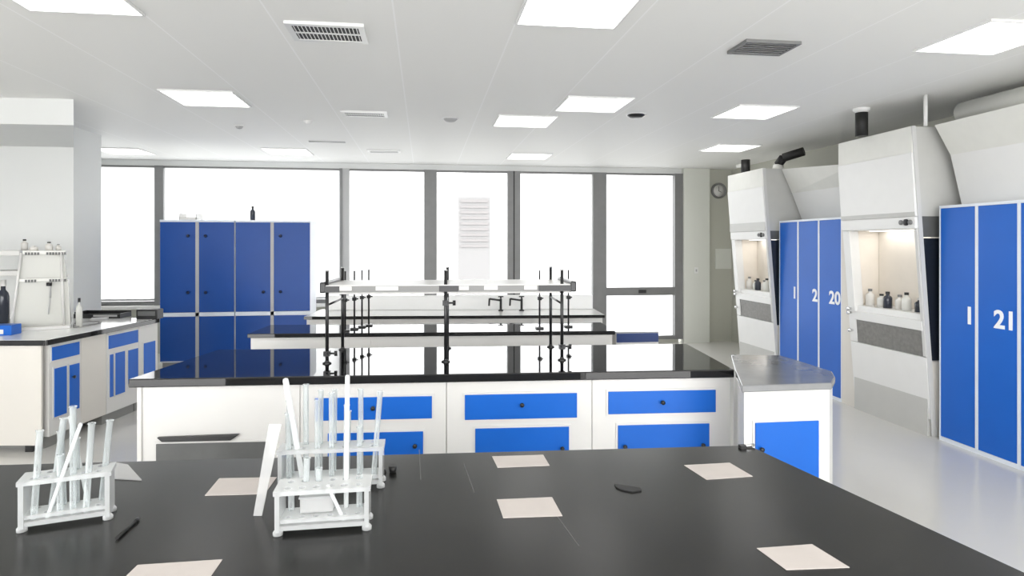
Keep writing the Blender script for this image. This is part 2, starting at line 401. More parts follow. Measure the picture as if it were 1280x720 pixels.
do = MB().fbox(LE.F, ua, uc, -.014, -.0005, .14, zt).build('door', M['blue'], eu, bevel=.002)
e = .012; fr = MB(); fr.fbox(LE.F, ua-e, ua, -.007, 0, .13, zt+e).fbox(LE.F, uc, uc+e, -.007, 0, .13, zt+e).fbox(LE.F, ua, uc, -.007, 0, zt, zt+e); fr.build('edging', M['white'], do)
uk, zk = LE.uz(949, 560)
MB().lathe(LE.F(uk, -.014, zk), LE.F(0, -1, 0)-LE.F(0, 0, 0), [(.006, 0), (.006, .012), (.013, .014), (.013, .024), (0, .027)], 12).build('knob', M['steelblack'], do)

# ------------------------------------------------------------------ reagent gantry on the main island
SZ = 1.405
gf0, gf1 = atd(400, 357, 4.1), atd(720, 357, 4.1)
GL = Line(gf0, gf1)
GL = Line(gf0, gf0+Vector((dv.x, dv.y, 0)))
gd = .58
gu = lambda px: GL.u(px)[0]
o = GL.F((gu(400)+gu(720))/2, gd/2, H)
g = thing('reagent_shelf', 'long white shelf on thin black steel posts across the middle island', 'shelf', o)
MB().fbox(GL.F, gu(404), gu(716), .0, gd, SZ-.012, SZ).build('shelf_board', M['white'], g)
ed = MB(); ed.fbox(GL.F, gu(402), gu(718), -.012, 0, SZ-.045, SZ-.006).fbox(GL.F, gu(402), gu(718), gd, gd+.012, SZ-.045, SZ-.006).build('edge_rail', M['railgrey'], g)
for (a, b_) in ((425, 440), (470, 498), (574, 586), (605, 622), (655, 671)):
    MB().fbox(GL.F, gu(a), gu(b_), -.016, -.012, SZ-.034, SZ-.008).build('label_holder', M['white'], g)
for (a, b_) in ((402, 425), (549, 573), (673, 718)):
    MB().fbox(GL.F, gu(a), gu(b_), -.016, -.012, SZ-.044, SZ-.006).build('rail_sleeve', M['steelblack'], g)
MB().fbox(GL.F, gu(400), gu(407), -.02, gd, SZ-.05, SZ+.02).build('end_bracket', M['steelblack'], g, bevel=.008)
MB().fbox(GL.F, gu(713), gu(720), -.02, gd, SZ-.05, SZ+.02).build('end_bracket', M['steelblack'], g, bevel=.008)
MB().fbox(GL.F, gu(410), gu(715), .03, gd-.03, SZ-.06, SZ-.045).build('underside_panel', M['white'], g)
for px in (408, 557, 703):
    for y in (.02, gd-.02):
        u = gu(px); fo = MB(); fo.tube(GL.F(u, y, H), GL.F(u, y, SZ+.09), .011, n=10)
        po = fo.build('post', M['steelblack'], g)
        MB().lathe(GL.F(u, y, H), (0, 0, 1), [(.028, 0), (.028, .006), (.013, .012), (.013, .02)], 14).build('foot', M['steelblack'], po)
        MB().tube(GL.F(u, y, SZ+.09), GL.F(u, y, SZ+.098), .013).build('cap', M['framelight'], po)
for px in (408, 557, 703):
    MB().tube(GL.F(gu(px), .02, SZ-.13), GL.F(gu(px), gd-.02, SZ-.13), .007, n=8).build('cross_rail', M['steelblack'], g)
for px, y, z in ((408, .02, .965), (557, .02, SZ-.12), (703, .02, .99)):
    u = gu(px); k = MB()
    k.fbox(GL.F, u-.02, u+.02, y-.02, y+.02, z-.016, z+.016).tube(GL.F(u+.02, y, z), GL.F(u+.06, y, z), .006).tube(GL.F(u+.055, y, z-.016), GL.F(u+.055, y, z+.016), .01)
    k.tube(GL.F(u, y-.02, z), GL.F(u, y-.045, z), .009).build('clamp', M['steelblack'], g)

# ------------------------------------------------------------------ second and third benches
def straight_bench(pl, pr, depth, lab, cab, z=H, pale=False):
    A, B = at(*pl, z), at(*pr, z); L = Line(A, B); n = (Vector((B.x, B.y, 0))-Vector((A.x, A.y, 0))).length
    wt = tag(MB().fbox(L.F, 0, n, 0 if not pale else .01, depth, z-.035, z).build('worktop', M['paletop' if pale else 'black'], bevel=.004), lab, 'worktop')
    if pale: MB().fbox(L.F, 0, n, -.004, .0095, z-.034, z-.001).build('edge_band', M['black'], wt)
    o = L.F(n/2, depth/2, 0)
    r = thing('base_cabinet', cab, 'cabinet', (o.x, o.y, 0), 'cabinets of the rear benches')
    MB().fbox(L.F, .02, n-.02, .03, depth-.03, .1, z-.035).build('carcass', M['white'], r)
    MB().fbox(L.F, .05, n-.05, .08, depth-.08, 0, .1).build('plinth', M['kick'], r)
    k = max(2, int(n/.8))
    for i in range(k):
        a, b_ = .02+(n-.04)*i/k, .02+(n-.04)*(i+1)/k
        MB().fbox(L.F, a+.03, b_-.03, .02, .0295, z-.21, z-.055).build('drawer', M['white'], r)
        MB().fbox(L.F, a+.03, b_-.03, .02, .0295, .13, z-.24).build('door', M['white'], r)
    return L, n
L2, n2 = straight_bench((309, 417.5), (769, 413.5), .62, 'black worktop of the second bench behind the middle island', 'long white cabinet under the second bench worktop')
L3, n3 = straight_bench((380, 395.5), (756, 393.5), .75, 'farthest worktop with pale top and black front edge before the windows', 'long white cabinet under the farthest worktop', pale=True)
# upstand with taps on the third bench
u0, u1 = L3.u(410)[0], L3.u(741)[0]
ub = .60
Lu = L3.off(ub); u0, u1 = Lu.u(410)[0], Lu.u(741)[0]
tag(MB().fbox(Lu.F, u0, u1, 0, .05, H, H+.17).build('upstand_panel', M['hoodwhite'], bevel=.01), 'low pale panel standing along the back of the farthest worktop', 'panel')
for px, lb in ((626, 'black bench tap on the farthest worktop, left of two'), (652, 'black bench tap on the farthest worktop, right of two')):
    Lt = L3.off(.45); u = Lt.u(px)[0]; P = lambda x, z: Lt.F(u+x, 0, z)
    t = thing('bench_tap', lb, 'tap', P(0, H), 'bench taps')
    MB().lathe(P(0, H), (0, 0, 1), [(.03, 0), (.03, .01), (.014, .02), (.014, .14), (0, .145)], 12).build('tap_body', M['steelblack'], t)
    MB().tube(P(0, H+.12), P(-.13, H+.14), .011).tube(P(-.13, H+.145), P(-.135, H+.06), .011).build('spout', M['steelblack'], t)
    MB().tube(P(0, H+.145), P(0, H+.165), .01).tube(P(-.03, H+.165), P(.03, H+.165), .007).build('tap_handle', M['steelblack'], t)
# blue drawer end of the second bench
Le = Line(atd(770, 420, 5.95), atd(824, 422, 6.0)); a, b_ = Le.u(770)[0], Le.u(823)[0]
o = Le.F((a+b_)/2, .25, 0)
t = thing('end_cabinet', 'small end cabinet with one blue drawer right of the second bench', 'cabinet', (o.x, o.y, 0))
MB().fbox(Le.F, a, b_, 0, .5, .1, .84).build('carcass', M['white'], t)
MB().fbox(Le.F, a, b_, .0, .5, .84, .85).build('cabinet_top', M['greytop_refl'], t)
MB().fbox(Le.F, a+.02, b_-.02, .04, .46, 0, .1).build('plinth', M['kick'], t)
MB().fbox(Le.F, a+.005, b_-.005, -.014, -.0005, Le.uz(796, 427.5)[1], .838).build('drawer', M['navy'], t)
MB().fbox(Le.F, a+.02, b_-.02, -.012, -.0005, .14, .70).build('door', M['white'], t)

# retort stands on the second bench
def retort(px, y, label, ztop, first=[None]):
    Ls = L2.off(y); u = Ls.u(px)[0]; p = Ls.F(u, 0, H)
    if first[0] is None:
        r = thing('retort_stand', label, 'stand', p, 'retort stands on the second bench')
        MB().box(-.035, .035, -.03, .045, 0, .014).build('stand_base', M['steelblack'], r, bevel=.004, local=True)
        MB().tube((0, 0, .014), (0, 0, .53), .008, n=10).build('rod', M['steelblack'], r, local=True)
        b = MB().box(-.018, .018, -.018, .018, .26, .29); b.tube((.018, 0, .275), (.034, -.005, .275), .006).tube((0, -.018, .275), (0, -.045, .275), .009)
        cl = b.build('clamp', M['steelblack'], r, local=True)
        MB().lathe((0, -.045, .275), (0, -1, 0), [(.014, 0), (.014, .012), (0, .014)], 10).build('knob', M['dark'], cl, local=True)
        first[0] = r; return r
    r = copy_tree(first[0]); r.location = p; r['label'] = label; return r
for px, y, lb in ((431.5, .12, 'black retort stand on the second bench, nearest to the tall cabinets on the left'), (443, .25, 'black retort stand on the second bench, second from left'),
                  (452.5, .40, 'black retort stand on the second bench, third from left'), (461, .50, 'black retort stand on the second bench, fourth from left'),
                  (674.5, .20, 'black retort stand on the second bench, left one of the right-hand pair'), (710.5, .3, 'black retort stand on the second bench, rightmost')):
    retort(px, y, lb, 1.43)

# ------------------------------------------------------------------ tall blue cabinets by the windows
YC = 9.12
tx = lambda px: aty(px, 300, YC).x
def tz(py, px=294): return aty(px, py, YC).z
ztop, zsh0, zsh1 = tz(275), tz(394.5), tz(390)
def tall(pa, pm, pb, label, knobs):
    xa, xm, xb = tx(pa), tx(pm), tx(pb); r = thing('tall_cabinet', label, 'cabinet', ((xa+xb)/2, YC+.25, 0), 'tall blue cabinets by the windows')
    MB().box(xa, xb, YC, YC+.48, .08, ztop-.03).build('carcass', M['lockframe'], r)
    MB().box(xa+.02, xb-.02, YC+.03, YC+.45, 0, .08).build('plinth', M['kick'], r)
    MB().box(xa, xb, YC-.012, YC+.48, ztop-.03, ztop).build('cabinet_top', M['lockframe'], r)
    MB().box(xa, xb, YC-.018, YC, zsh0, zsh1).build('mid_rail', M['lockframe'], r)
    MB().box(xm-.022, xm+.022, YC-.018, YC, .09, ztop-.03).build('centre_post', M['framelight'], r)
    for (za, zb, nm) in ((zsh1+.004, ztop-.032, 'u'), (.10, zsh0-.004, 'l')):
        for (x0, x1, sd) in ((xa+.006, xm-.022, 1), (xm+.022, xb-.006, -1)):
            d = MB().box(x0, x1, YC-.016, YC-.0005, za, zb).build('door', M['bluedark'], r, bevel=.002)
            kx = x1-.09 if sd > 0 else x0+.09
            for zk in ((tz(295), tz(365)) if nm == 'u' else ()):
                if pa > 250 and sd > 0 and zk > 1.3: continue
                MB().lathe((kx, YC-.016, zk), (0, -1, 0), [(.010, 0), (.010, .01), (.021, .014), (.021, .024), (0, .028)], 12).build('knob', M['knobblue'], d)
    return r
tall(200, 247, 293.5, 'left one of two tall blue cabinets standing by the windows', None)
tall(294.5, 340.5, 388, 'right one of two tall blue cabinets standing by the windows', None)
def bottle(name, p, r, h, lab, cat, bm_, cm, group=None, neck=.4):
    t = thing(name, lab, cat, p, group)
    MB().lathe(p, (0, 0, 1), [(0, 0), (r, 0), (r, h*.62), (r*.85, h*.7), (r*neck, h*.78), (r*neck, h*.88)], 14).build('bottle_body', M[bm_], t)
    MB().lathe(Vector(p)+Vector((0, 0, h*.86)), (0, 0, 1), [(r*neck*1.2, 0), (r*neck*1.2, h*.14), (0, h*.14)], 14).build('bottle_cap', M[cm], t)
    return t
bottle('slim_bottle', (tx(311), YC+.2, ztop), .035, .20, 'slim dark bottle standing on top of the right tall cabinet', 'bottle', 'amber', 'dark')
bx = thing('wire_tray', 'small pale open tray on top of the left tall cabinet', 'tray', (tx(232), YC+.2, ztop))
f = MB().box(tx(221), tx(243), YC+.08, YC+.32, ztop, ztop+.012); f.build('tray_floor', M['white'], bx)
f = MB(); f.box(tx(221), tx(221)+.012, YC+.08, YC+.32, ztop+.012, ztop+.09).box(tx(243)-.012, tx(243), YC+.08, YC+.32, ztop+.012, ztop+.09).box(tx(221), tx(243), YC+.31, YC+.32, ztop+.012, ztop+.05).box(tx(221), tx(243), YC+.08, YC+.09, ztop+.012, ztop+.03).build('tray_sides', M['white'], bx)

# ------------------------------------------------------------------ left bench
A, B = at(57, 425, H), at(198, 397.5, H)
LB = Line(A, B); nb = LB.u(198)[0]
far_ = atd(92, 305, 6.9); wid = 1.55
E0 = at(-70, 425, H)
back = LB.F(nb+.45, .12, 0)
tag(MB().poly([(A.x, A.y), (B.x, B.y), tuple(LB.F(nb, wid, 0))[:2], (E0.x, E0.y)], .862, H).build('worktop', M['paletop'], bevel=.003), 'pale worktop with black front edge of the bench along the left side', 'worktop')
wt_ = bpy.data.objects[[o.name for o in bpy.data.objects if o.name.startswith('worktop')][-1]]
for Lq, n in ((LB, nb), (Line(E0, A), (A-E0).length)):
    MB().fbox(Lq.F, 0, n, -.014, -.0005, .855, H-.002).build('edge_band', M['black'], wt_, bevel=.003)
LBf = LB.off(.03)
def lunit(px0, px1, lab, fronts, mm='white'):
    return base_unit(LBf, px0, px1, .6, lab, 'cabinets of the left bench', fronts, top=.855)
lunit(61, 101, 'white cabinet with blue drawer and two doors at the near end of the left bench',
      [('drawer', 64, 430.5, 98, 447, [], 'blue'), ('door', 67, 459, 82, 519, [], 'blue'), ('door', 86, 455, 98, 512, [(89, 471)], 'blue')])
lunit(133, 173.5, 'white cabinet with blue drawer and doors in the middle of the left bench',
      [('drawer', 135, 416, 171.5, 432, [], 'blue'), ('door', 136.5, 443, 140.5, 496, [], 'blue'), ('door', 143.5, 440, 155, 492, [], 'blue'), ('door', 159.5, 436.5, 171.5, 478, [], 'blue')])
lunit(173.5, 197, 'narrow white cabinet with a single blue door at the far end of the left bench',
      [('door', 179, 427.5, 193, 466, [], 'blue')])
# plain cream panel between cabinets, and the cream end panel of the bench
ua, uc = LBf.u(101)[0], LBf.u(133)[0]; o = LBf.F((ua+uc)/2, .02, .1)
tag(MB().fbox(LBf.F, ua+.002, uc-.002, .0, .55, .10, .855).build('filler_panel', M['cream'], bevel=.003), 'plain cream panel between two blue-fronted cabinets of the left bench', 'panel')
LN = Line(E0, A).off(.004); un = LN.u(56)[0]
cr = [(LBf.F(LBf.u(58.5)[0]-.004, 0, 0)), LN.F(0, 0, 0), LBf.F(LBf.u(58.5)[0]-.004, wid-.1, 0)]
ep = thing('bench_end', 'plain cream end panel of the left bench facing the viewer', 'panel', tuple(LN.F(un*.6, .02, 0)))
MB().fbox(LN.F, 0, un-.03, 0, .022, .05, .855).build('end_panel', M['cream'], ep, bevel=.004)
for px in (-30, 36):
    MB().fbox(LN.F, LN.u(px)[0]-.03, LN.u(px)[0]+.03, .0, .022, 0, .05).build('foot', M['dark'], ep)

# two-tier reagent rack on the left bench
RL = Line(atd(12, 412, 5.60), atd(92, 411, 5.85))
ua, uc = RL.u(12)[0], RL.u(88)[0]
S1, S2 = RL.uz(50, 316)[1], RL.uz(50, 350)[1]
r = thing('reagent_rack', 'two tier translucent white reagent rack on the left bench', 'rack', tuple(RL.F((ua+uc)/2, .15, H)))
wq = uc-ua
MB().fbox(RL.F, ua, uc, 0, .34, H, H+.03).build('rack_base', M['white'], r, bevel=.005)
MB().fbox(RL.F, ua+wq*.12, uc-.03, .02, .30, S2-.012, S2+.012).build('shelf', M['plenum'], r)
MB().fbox(RL.F, ua+wq*.2, uc-.04, .02, .30, S1-.012, S1+.018).build('shelf', M['plenum'], r)
def trapz(z0, z1, a0, a1, b0, b1, y0, y1, nm, mm):
    return MB().hexa([RL.F(a0, y0, z0), RL.F(a1, y0, z0), RL.F(a1, y1, z0), RL.F(a0, y1, z0), RL.F(b0, y0, z1), RL.F(b1, y0, z1), RL.F(b1, y1, z1), RL.F(b0, y1, z1)]).build(nm, M[mm], r)
trapz(H+.03, S2-.012, ua, uc, ua+wq*.10, uc-.02, .05, .27, 'lower_case', 'plastic')
trapz(S2+.012, S1-.012, ua+wq*.12, uc-.03, ua+wq*.2, uc-.05, .05, .27, 'upper_case', 'plastic')
sl = MB()
for k in range(14):
    for S in (S1, S2):
        if k in (5, 6) and S == S1 or k in (4, 5, 6, 7) and S == S2: continue
        a_ = ua+wq*(.24+.70*k/14); sl.fbox(RL.F, a_, a_+wq*.035, .012, .02, S-.02, S+.004)
sl.build('slot_strip', M['grey'], r)
for u_ in (ua+.01, uc-.05):
    MB().tube(RL.F(u_, .02, H+.03), RL.F(u_+(.07 if u_ < ua+.1 else -.02), .02, S1), .01).build('upright', M['white'], r)
MB().tube(RL.F(ua+wq*.66, .0, S2-.02), RL.F(ua+wq*.66, .0, S2-.16), .008).tube(RL.F(ua+wq*.66, 0, S2-.16), RL.F(ua+wq*.63, -.0, H+.14), .006).build('drain_tube', M['framelight'], r)
MB().lathe(RL.F(ua+wq*.64, .0, S2-.055), (0, 0, 1), [(.0, 0), (.022, 0), (.022, .03), (0, .03)], 10).build('valve', M['dark'], r)
# things around the rack
bottle('reagent_bottle', RL.F(ua+.03, .2, S1-.25+.25), .028, .10, 'x', 'bottle', 'bottle', 'dark') if False else None
bottle('dropper_bottle', RL.F(ua+wq*.62, .15, S1+.018), .03, .08, 'small bottle with black cap on top of the translucent rack', 'bottle', 'bottle', 'dark')
bottle('dropper_bottle', RL.F(ua+wq*.36, .17, S1+.018), .035, .045, 'low pale jar on top of the translucent rack, left of the black-capped bottle', 'bottle', 'bottle', 'bottle')
bottle('dropper_bottle', RL.F(ua+wq*.78, .16, S1+.018), .022, .06, 'thin pale bottle on top of the translucent rack, at its right end', 'bottle', 'bottle', 'kick')
p = RL.F(uc+.065, .06, H); bottle('squeeze_bottle', p, .027, .27, 'tall slim bottle with black cap right beside the translucent rack', 'bottle', 'plastic', 'dark', neck=.35)
# white shelf unit further left
SL = Line(atd(-60, 410, 5.95), atd(24, 410, 6.05)); ua2, uc2 = SL.u(-60)[0], SL.u(13)[0]
r = thing('bench_shelf', 'white tiered bench shelf at the left edge of the picture', 'shelf', tuple(SL.F((ua2+uc2)/2, .3, H)))
for py in (316, 342):
    z = SL.uz(5, py)[1]; MB().fbox(SL.F, ua2, uc2, .15, .5, z-.03, z+.02).build('shelf', M['white'], r, bevel=.005)
zt = SL.uz(5, 312)[1]
for u_ in (ua2+.02, uc2-.03):
    MB().fbox(SL.F, u_-.015, u_+.015, .3, .34, H, zt).build('upright', M['white'], r)
bottle('dropper_bottle', SL.F(SL.u(8)[0]-.0, .30, SL.uz(5, 316)[1]+.02), .03, .11, 'small black-capped bottle on the white tiered shelf', 'bottle', 'bottle', 'dark')
q = at(4, 404, H); bottle('dark_bottle', q, .05, .42, 'dark blue-black bottle with white shoulder at the left edge on the bench', 'bottle', 'amber', 'white')
q = at(7, 419, H); bb = thing('blue_box', 'small bright blue box on the near edge of the left bench', 'box', q)
MB().box(q.x-.12, q.x+.055, q.y-.02, q.y+.12, H, H+.085).build('box_body', M['blue'], bb, bevel=.004)
MB().box(q.x-.09, q.x-.005, q.y-.022, q.y-.0205, H+.012, H+.05).build('box_label', M['white'], bb)
# low things on the far part of the bench
def slab(pxs, dep, z0, z1, name, lab, cat, mm, thick=.16):
    a_, b__ = atd(pxs[0], 390, dep), atd(pxs[1], 390, dep); Lq = Line(a_, b__); n = Lq.u(pxs[1])[0]
    return Lq, n
Lq, n = slab((92, 118), 6.62, 0, 0, '', '', '', '')
t = thing('sink_tray', 'long black tray lying on the left bench beneath the window', 'tray', tuple(Lq.F(n/2, .05, H)))
n2_ = Lq.u(150)[0]
MB().fbox(Lq.F, 0, n2_, 0, .2, H, H+.012).build('tray_floor', M['dark'], t)
MB().fbox(Lq.F, 0, n2_, 0, .012, H+.012, H+.045).fbox(Lq.F, 0, n2_, .188, .2, H+.012, H+.065).fbox(Lq.F, 0, .012, .012, .188, H+.012, H+.065).fbox(Lq.F, n2_-.012, n2_, .012, .188, H+.012, H+.05).build('tray_rim', M['dark'], t)
MB().fbox(Lq.F, n*.95, n2_-.03, -.003, 0, H+.018, H+.036).build('tray_label', M['framelight'], t)
Lq, n = slab((170, 196.5), 6.55, 0, 0, '', '', '', '')
t = thing('instrument_box', 'black instrument box at the far corner of the left bench', 'box', tuple(Lq.F(n/2, .06, H)))
MB().fbox(Lq.F, 0, n, 0, .12, H, H+.10).build('box_body', M['dark'], t, bevel=.006)
MB().fbox(Lq.F, .02, n-.02, -.004, 0, H+.035, H+.08).build('front_plate', M['grey'], t)
pts_ = [at(*q, H) for q in ((92, 410.5), (122, 405.5), (126, 403.5), (112, 403), (92, 406))]
t = thing('metal_tray', 'flat thin steel tray lying near the front edge of the left bench', 'tray', tuple(sum(pts_, Vector())/5))
MB().poly([(p.x, p.y) for p in pts_], H+.001, H+.008).build('tray_plate', M['framelight'], t)
rim = MB()
for i in range(5):
    a_, b__ = pts_[i], pts_[(i+1) % 5]; rim.tube((a_.x, a_.y, H+.010), (b__.x, b__.y, H+.010), .006, n=6)
rim.build('tray_rim', M['kick'], t)
pts_ = [at(*q, H) for q in ((112, 401.8), (134, 400.3), (136, 398.5), (115, 399.5))]
tag(MB().poly([(p.x, p.y) for p in pts_], H+.001, H+.02).build('notebook', M['framelight']), 'small grey notebook lying before the black tray on the left bench', 'notebook')

# ------------------------------------------------------------------ right wall: lockers, fume hoods, ducting
XK = 4.36
ly = lambda px: atx(px, 305, XK).y
def text_mesh(s, h, m, parent, centre_right, org):
    cu = bpy.data.curves.new('n', 'FONT'); cu.body = s; cu.size = h*1.38; cu.extrude = .002; cu.offset = h*.035; cu.align_x = 'RIGHT'; cu.align_y = 'CENTER'; cu.resolution_u = 4
    o = bpy.data.objects.new('n', cu); C.objects.link(o)
    bpy.context.view_layer.update()
    me = bpy.data.meshes.new_from_object(o.evaluated_get(bpy.context.evaluated_depsgraph_get()))
    bpy.data.objects.remove(o); bpy.data.curves.remove(cu)
    R = Matrix(((0, 0, -1), (-1, 0, 0), (0, 1, 0))).to_4x4()
    me.transform(Matrix.Translation(Vector(centre_right)-Vector(org)) @ R)
    me.materials.append(m); n = bpy.data.objects.new('number', me); C.objects.link(n); n.parent = parent; return n
def locker(ya, yb, num, lab, grp, top):
    """door faces -x; ya nearer the camera"""
    r = thing('locker', lab, 'locker', (XK+.28, (ya+yb)/2, 0), grp)
    MB().box(XK+.02, XK+.56, ya, yb, .0, top).build('locker_body', M['lockframe'], r)
    f = MB(); e = .013
    f.box(XK, XK+.02, ya, ya+e, 0, top).box(XK, XK+.02, yb-e, yb, 0, top).box(XK, XK+.02, ya+e, yb-e, top-.022, top).box(XK, XK+.02, ya+e, yb-e, 0, .035)
    f.build('locker_frame', M['lockframe'], r)
    d = MB().box(XK+.002, XK+.018, ya+e+.001, yb-e-.001, .036, top-.023).build('door', M['blue'], r, bevel=.002)
    if num:
        text_mesh(num, .14, M['numeral'], r, (XK-.001, ya+e+.004, 1.085), r.location)
    return r
a0, a1 = ly(1052), ly(974); wl = (a1-a0)/3
locker(a0+2*wl, a1, '1', 'blue locker beside the far fume hood, farthest of the three-locker bank', 'blue lockers between the fume hoods', 1.955)
locker(a0+wl, a0+2*wl-.001, '2', 'middle blue locker of the three-locker bank between the fume hoods', 'blue lockers between the fume hoods', 1.955)
locker(a0, a0+wl-.001, '20', 'blue locker numbered 20, nearest of the three-locker bank between the hoods', 'blue lockers between the fume hoods', 1.955)
b0, b1, b2 = ly(1174), ly(1220.5), ly(1273.5)
wr = b1-b2
locker(b1, b0, '1', 'blue locker right beside the near fume hood', 'blue lockers at the right edge', 1.995)
locker(b2, b1-.001, '21', 'blue locker numbered 21, second from the near fume hood', 'blue lockers at the right edge', 1.995)
locker(b2-wr, b2-.001, None, 'blue locker cut by the right edge of the picture', 'blue lockers at the right edge', 1.995)

def hood(y0, y1, label, dz, filler):
    """fume hood; y0 nearer camera; front leans back towards its foot"""
    XT, XB, XW = 4.17, 4.36, 5.0
    xf = lambda z: XB+(XT-XB)*min(1, z/2.4)
    r = thing('fume_hood', label, 'fume hood', ((XB+XW)/2, (y0+y1)/2, 0), 'fume hoods along the right wall')
    def pan(z0, z1, ya, yb, dx0, dx1, nm, mm, bev=0):
        return MB().hexa([(xf(z0)+dx0, ya, z0), (xf(z0)+dx1, ya, z0), (xf(z0)+dx1, yb, z0), (xf(z0)+dx0, yb, z0), (xf(z1)+dx0, ya, z1), (xf(z1)+dx1, ya, z1), (xf(z1)+dx1, yb, z1), (xf(z1)+dx0, yb, z1)]).build(nm, M[mm], r, bevel=bev)
    zt = 2.69+dz; zc = 2.46+dz; zs = 1.91+dz; zl = 1.80+dz; zw = 1.055; 
    pan(.0, .15, y0+.01, y1-.01, .03, .06, 'toe_kick', 'toe')
    pan(.15, .685, y0, y1, 0, .02, 'lower_panel', 'hoodwhite', .003)
    pan(.69, .915, y0+.015, y1-.035, .01, .03, 'steel_apron', 'apron')
    pan(.915, 1.0, y0+.015, y1-.06, -.005, .08, 'front_sill', 'hoodwhite', .004)
    MB().box(xf(1)+.03, XW, y0+.02, y1-.02, .93, zw).build('work_surface', M['hoodwhite'], r)
    MB().box(xf(.7)+.03, XW, y0+.02, y1-.02, .0, .93).build('base_cabinet_body', M['hoodgrey'], r)
    MB().box(XW-.03, XW, y0, y1, .93, zl).build('back_liner', M['beige'], r)
    MB().box(xf(1.8)+.14, XW-.03, y1-.05, y1, zw, zl).build('side_liner', M['beige'], r)
    MB().box(xf(1.8)+.14, XW-.03, y0, y0+.012, zw, zl).build('side_liner', M['beige'], r)
    pan(.69, zl, y1-.10, y1, 0, .10, 'jamb', 'hoodwhite', .004)
    pan(.69, zl, y0+.0, y0+.035, 0, .06, 'jamb', 'trimsteel', .004)
    # inner baffle, a beige pane standing a little in front of the back
    MB().box(4.58, 4.60, y0+.02, y1-.055, zw+.004, zl).build('baffle', M['beige'], r)
    MB().box(4.40, 4.56, y0+.1, y1-.15, zl-.004, zl-.001).build('hood_fill_light', M['hoodfill'], r)  # thin glowing panel added only to brighten the hood interior
    pan(zl, zs, y0, y1, -.012, .03, 'sash_grip', 'hoodwhite', .012)
    pan(zs, zc, y0, y1, -.006, .03, 'sash_panel', 'hoodwhite', .004)
    pan(zc, zt, y0, y1, 0, .03, 'top_fascia', 'plenum', .004)
    MB().box(xf(2.4)+.03, XW, y0+.004, y1, zs, zt-.005).build('upper_casing', M['hoodgrey'], r)
    MB().box(xf(zl)+.03, XW-.03, y0+.01, y1, zl, zs).build('opening_head', M['hoodgrey'], r)
    # near side, facing the viewer
    MB().hexa([(xf(.66)+.05, y0-.004, .66), (XW-.02, y0-.004, .66), (XW-.02, y0, .66), (xf(.66)+.05, y0, .66), (xf(1.72)+.05, y0-.004, 1.72), (XW-.02, y0-.004, 1.72), (XW-.02, y0, 1.72), (xf(1.72)+.05, y0, 1.72)]).build('side_window', M['glassdark'], r)
    MB().hexa([(xf(1.72)+.05, y0-.004, 1.73), (XW-.02, y0-.004, 1.73), (XW-.02, y0, 1.73), (xf(1.72)+.05, y0, 1.73), (xf(zs)+.05, y0-.004, zs), (XW-.02, y0-.004, zs), (XW-.02, y0, zs), (xf(zs)+.05, y0, zs)]).build('side_vision_panel', M['grey'], r)
    MB().hexa([(xf(.0), y0-.008, .0), (xf(0)+.045, y0-.008, 0), (xf(0)+.045, y0+.004, 0), (xf(0), y0+.004, 0), (xf(zt)-.005, y0-.008, zt), (xf(zt)+.03, y0-.008, zt), (xf(zt)+.03, y0+.004, zt), (xf(zt)-.005, y0+.004, zt)]).build('side_trim', M['trimsteel'], r)
    MB().hexa([(xf(0)+.045, y0-.003, 0), (XW-.02, y0-.003, 0), (XW-.02, y0, 0), (xf(0)+.045, y0, 0), (xf(.66)+.045, y0-.003, .65), (XW-.02, y0-.003, .65), (XW-.02, y0, .65), (xf(.66)+.045, y0, .65)]).build('side_panel', M['cream'], r)
    # controls on the grip
    for k, (dy, rr) in enumerate(((.05, .022), (.10, .03), (.16, .022))):
        zk = (zl+zs)/2+.005
        MB().lathe((xf(zk)-.012, y0+dy, zk), (-1, 0, 0), [(rr, 0), (rr, .012), (rr*.5, .02), (0, .02)], 12).build('control_knob', M['frame'] if k != 1 else M['dark'], r)
    # side service valves on the far jamb
    for z in (.98, 1.02, .80):
        MB().lathe((xf(z), y1-.05, z), (-1, 0, 0), [(.012, 0), (.012, .03), (.02, .032), (.02, .045), (0, .047)], 10).build('valve', M['chrome'], r)
    if filler:
        MB().box(XK+.0, XK+.03, y1+.005, filler-.003, 0, 1.93).build('filler_strip', M['cream'], r)
    # bottles inside
    for k in range(7):
        yb = y0+.11+(y1-y0-.26)*k/6
        h_ = (.15, .12, .16, .13, .15, .12, .16)[k]
        bottle('reagent_bottle', (xf(1)+.13+.03*(k % 2), yb, zw), .040, h_*1.05, 'HOODBOTTLE', 'bottle', ('bottle', 'amber', 'plenum', 'bottle', 'amber', 'plenum', 'bottle')[k], ('dark', 'white', 'dark', 'frame', 'dark', 'dark', 'frame')[k], 'bottles in the %s' % label.split(' with')[0])
    return r
y_near0, y_near1 = 5.0, 5.99
hood(y_near0, y_near1, 'large white near fume hood with steel trim between the locker banks', 0, a0)
hood(7.45, 8.38, 'far white fume hood with open front near the wall clock', -.075, None)
names = ('nearest the viewer', 'second from the viewer', 'third from the viewer', 'middle one', 'third from the far side', 'second from the far side', 'farthest back')
cnt = 0
for o in [o for o in bpy.data.objects if o.get('label') == 'HOODBOTTLE']:
    k = cnt % 7; hd = 'near' if o.location.y < 7 else 'far'
    look = ('pale bottle with black cap', 'dark bottle with white cap', 'grey-white bottle with black cap', 'pale bottle with grey cap', 'dark bottle with black cap', 'grey-white bottle with black cap', 'tall pale bottle with grey cap')[k]
    o['label'] = '%s, %s in the %s fume hood' % (look, names[k], hd); o['group'] = 'bottles inside the %s fume hood' % hd; cnt += 1

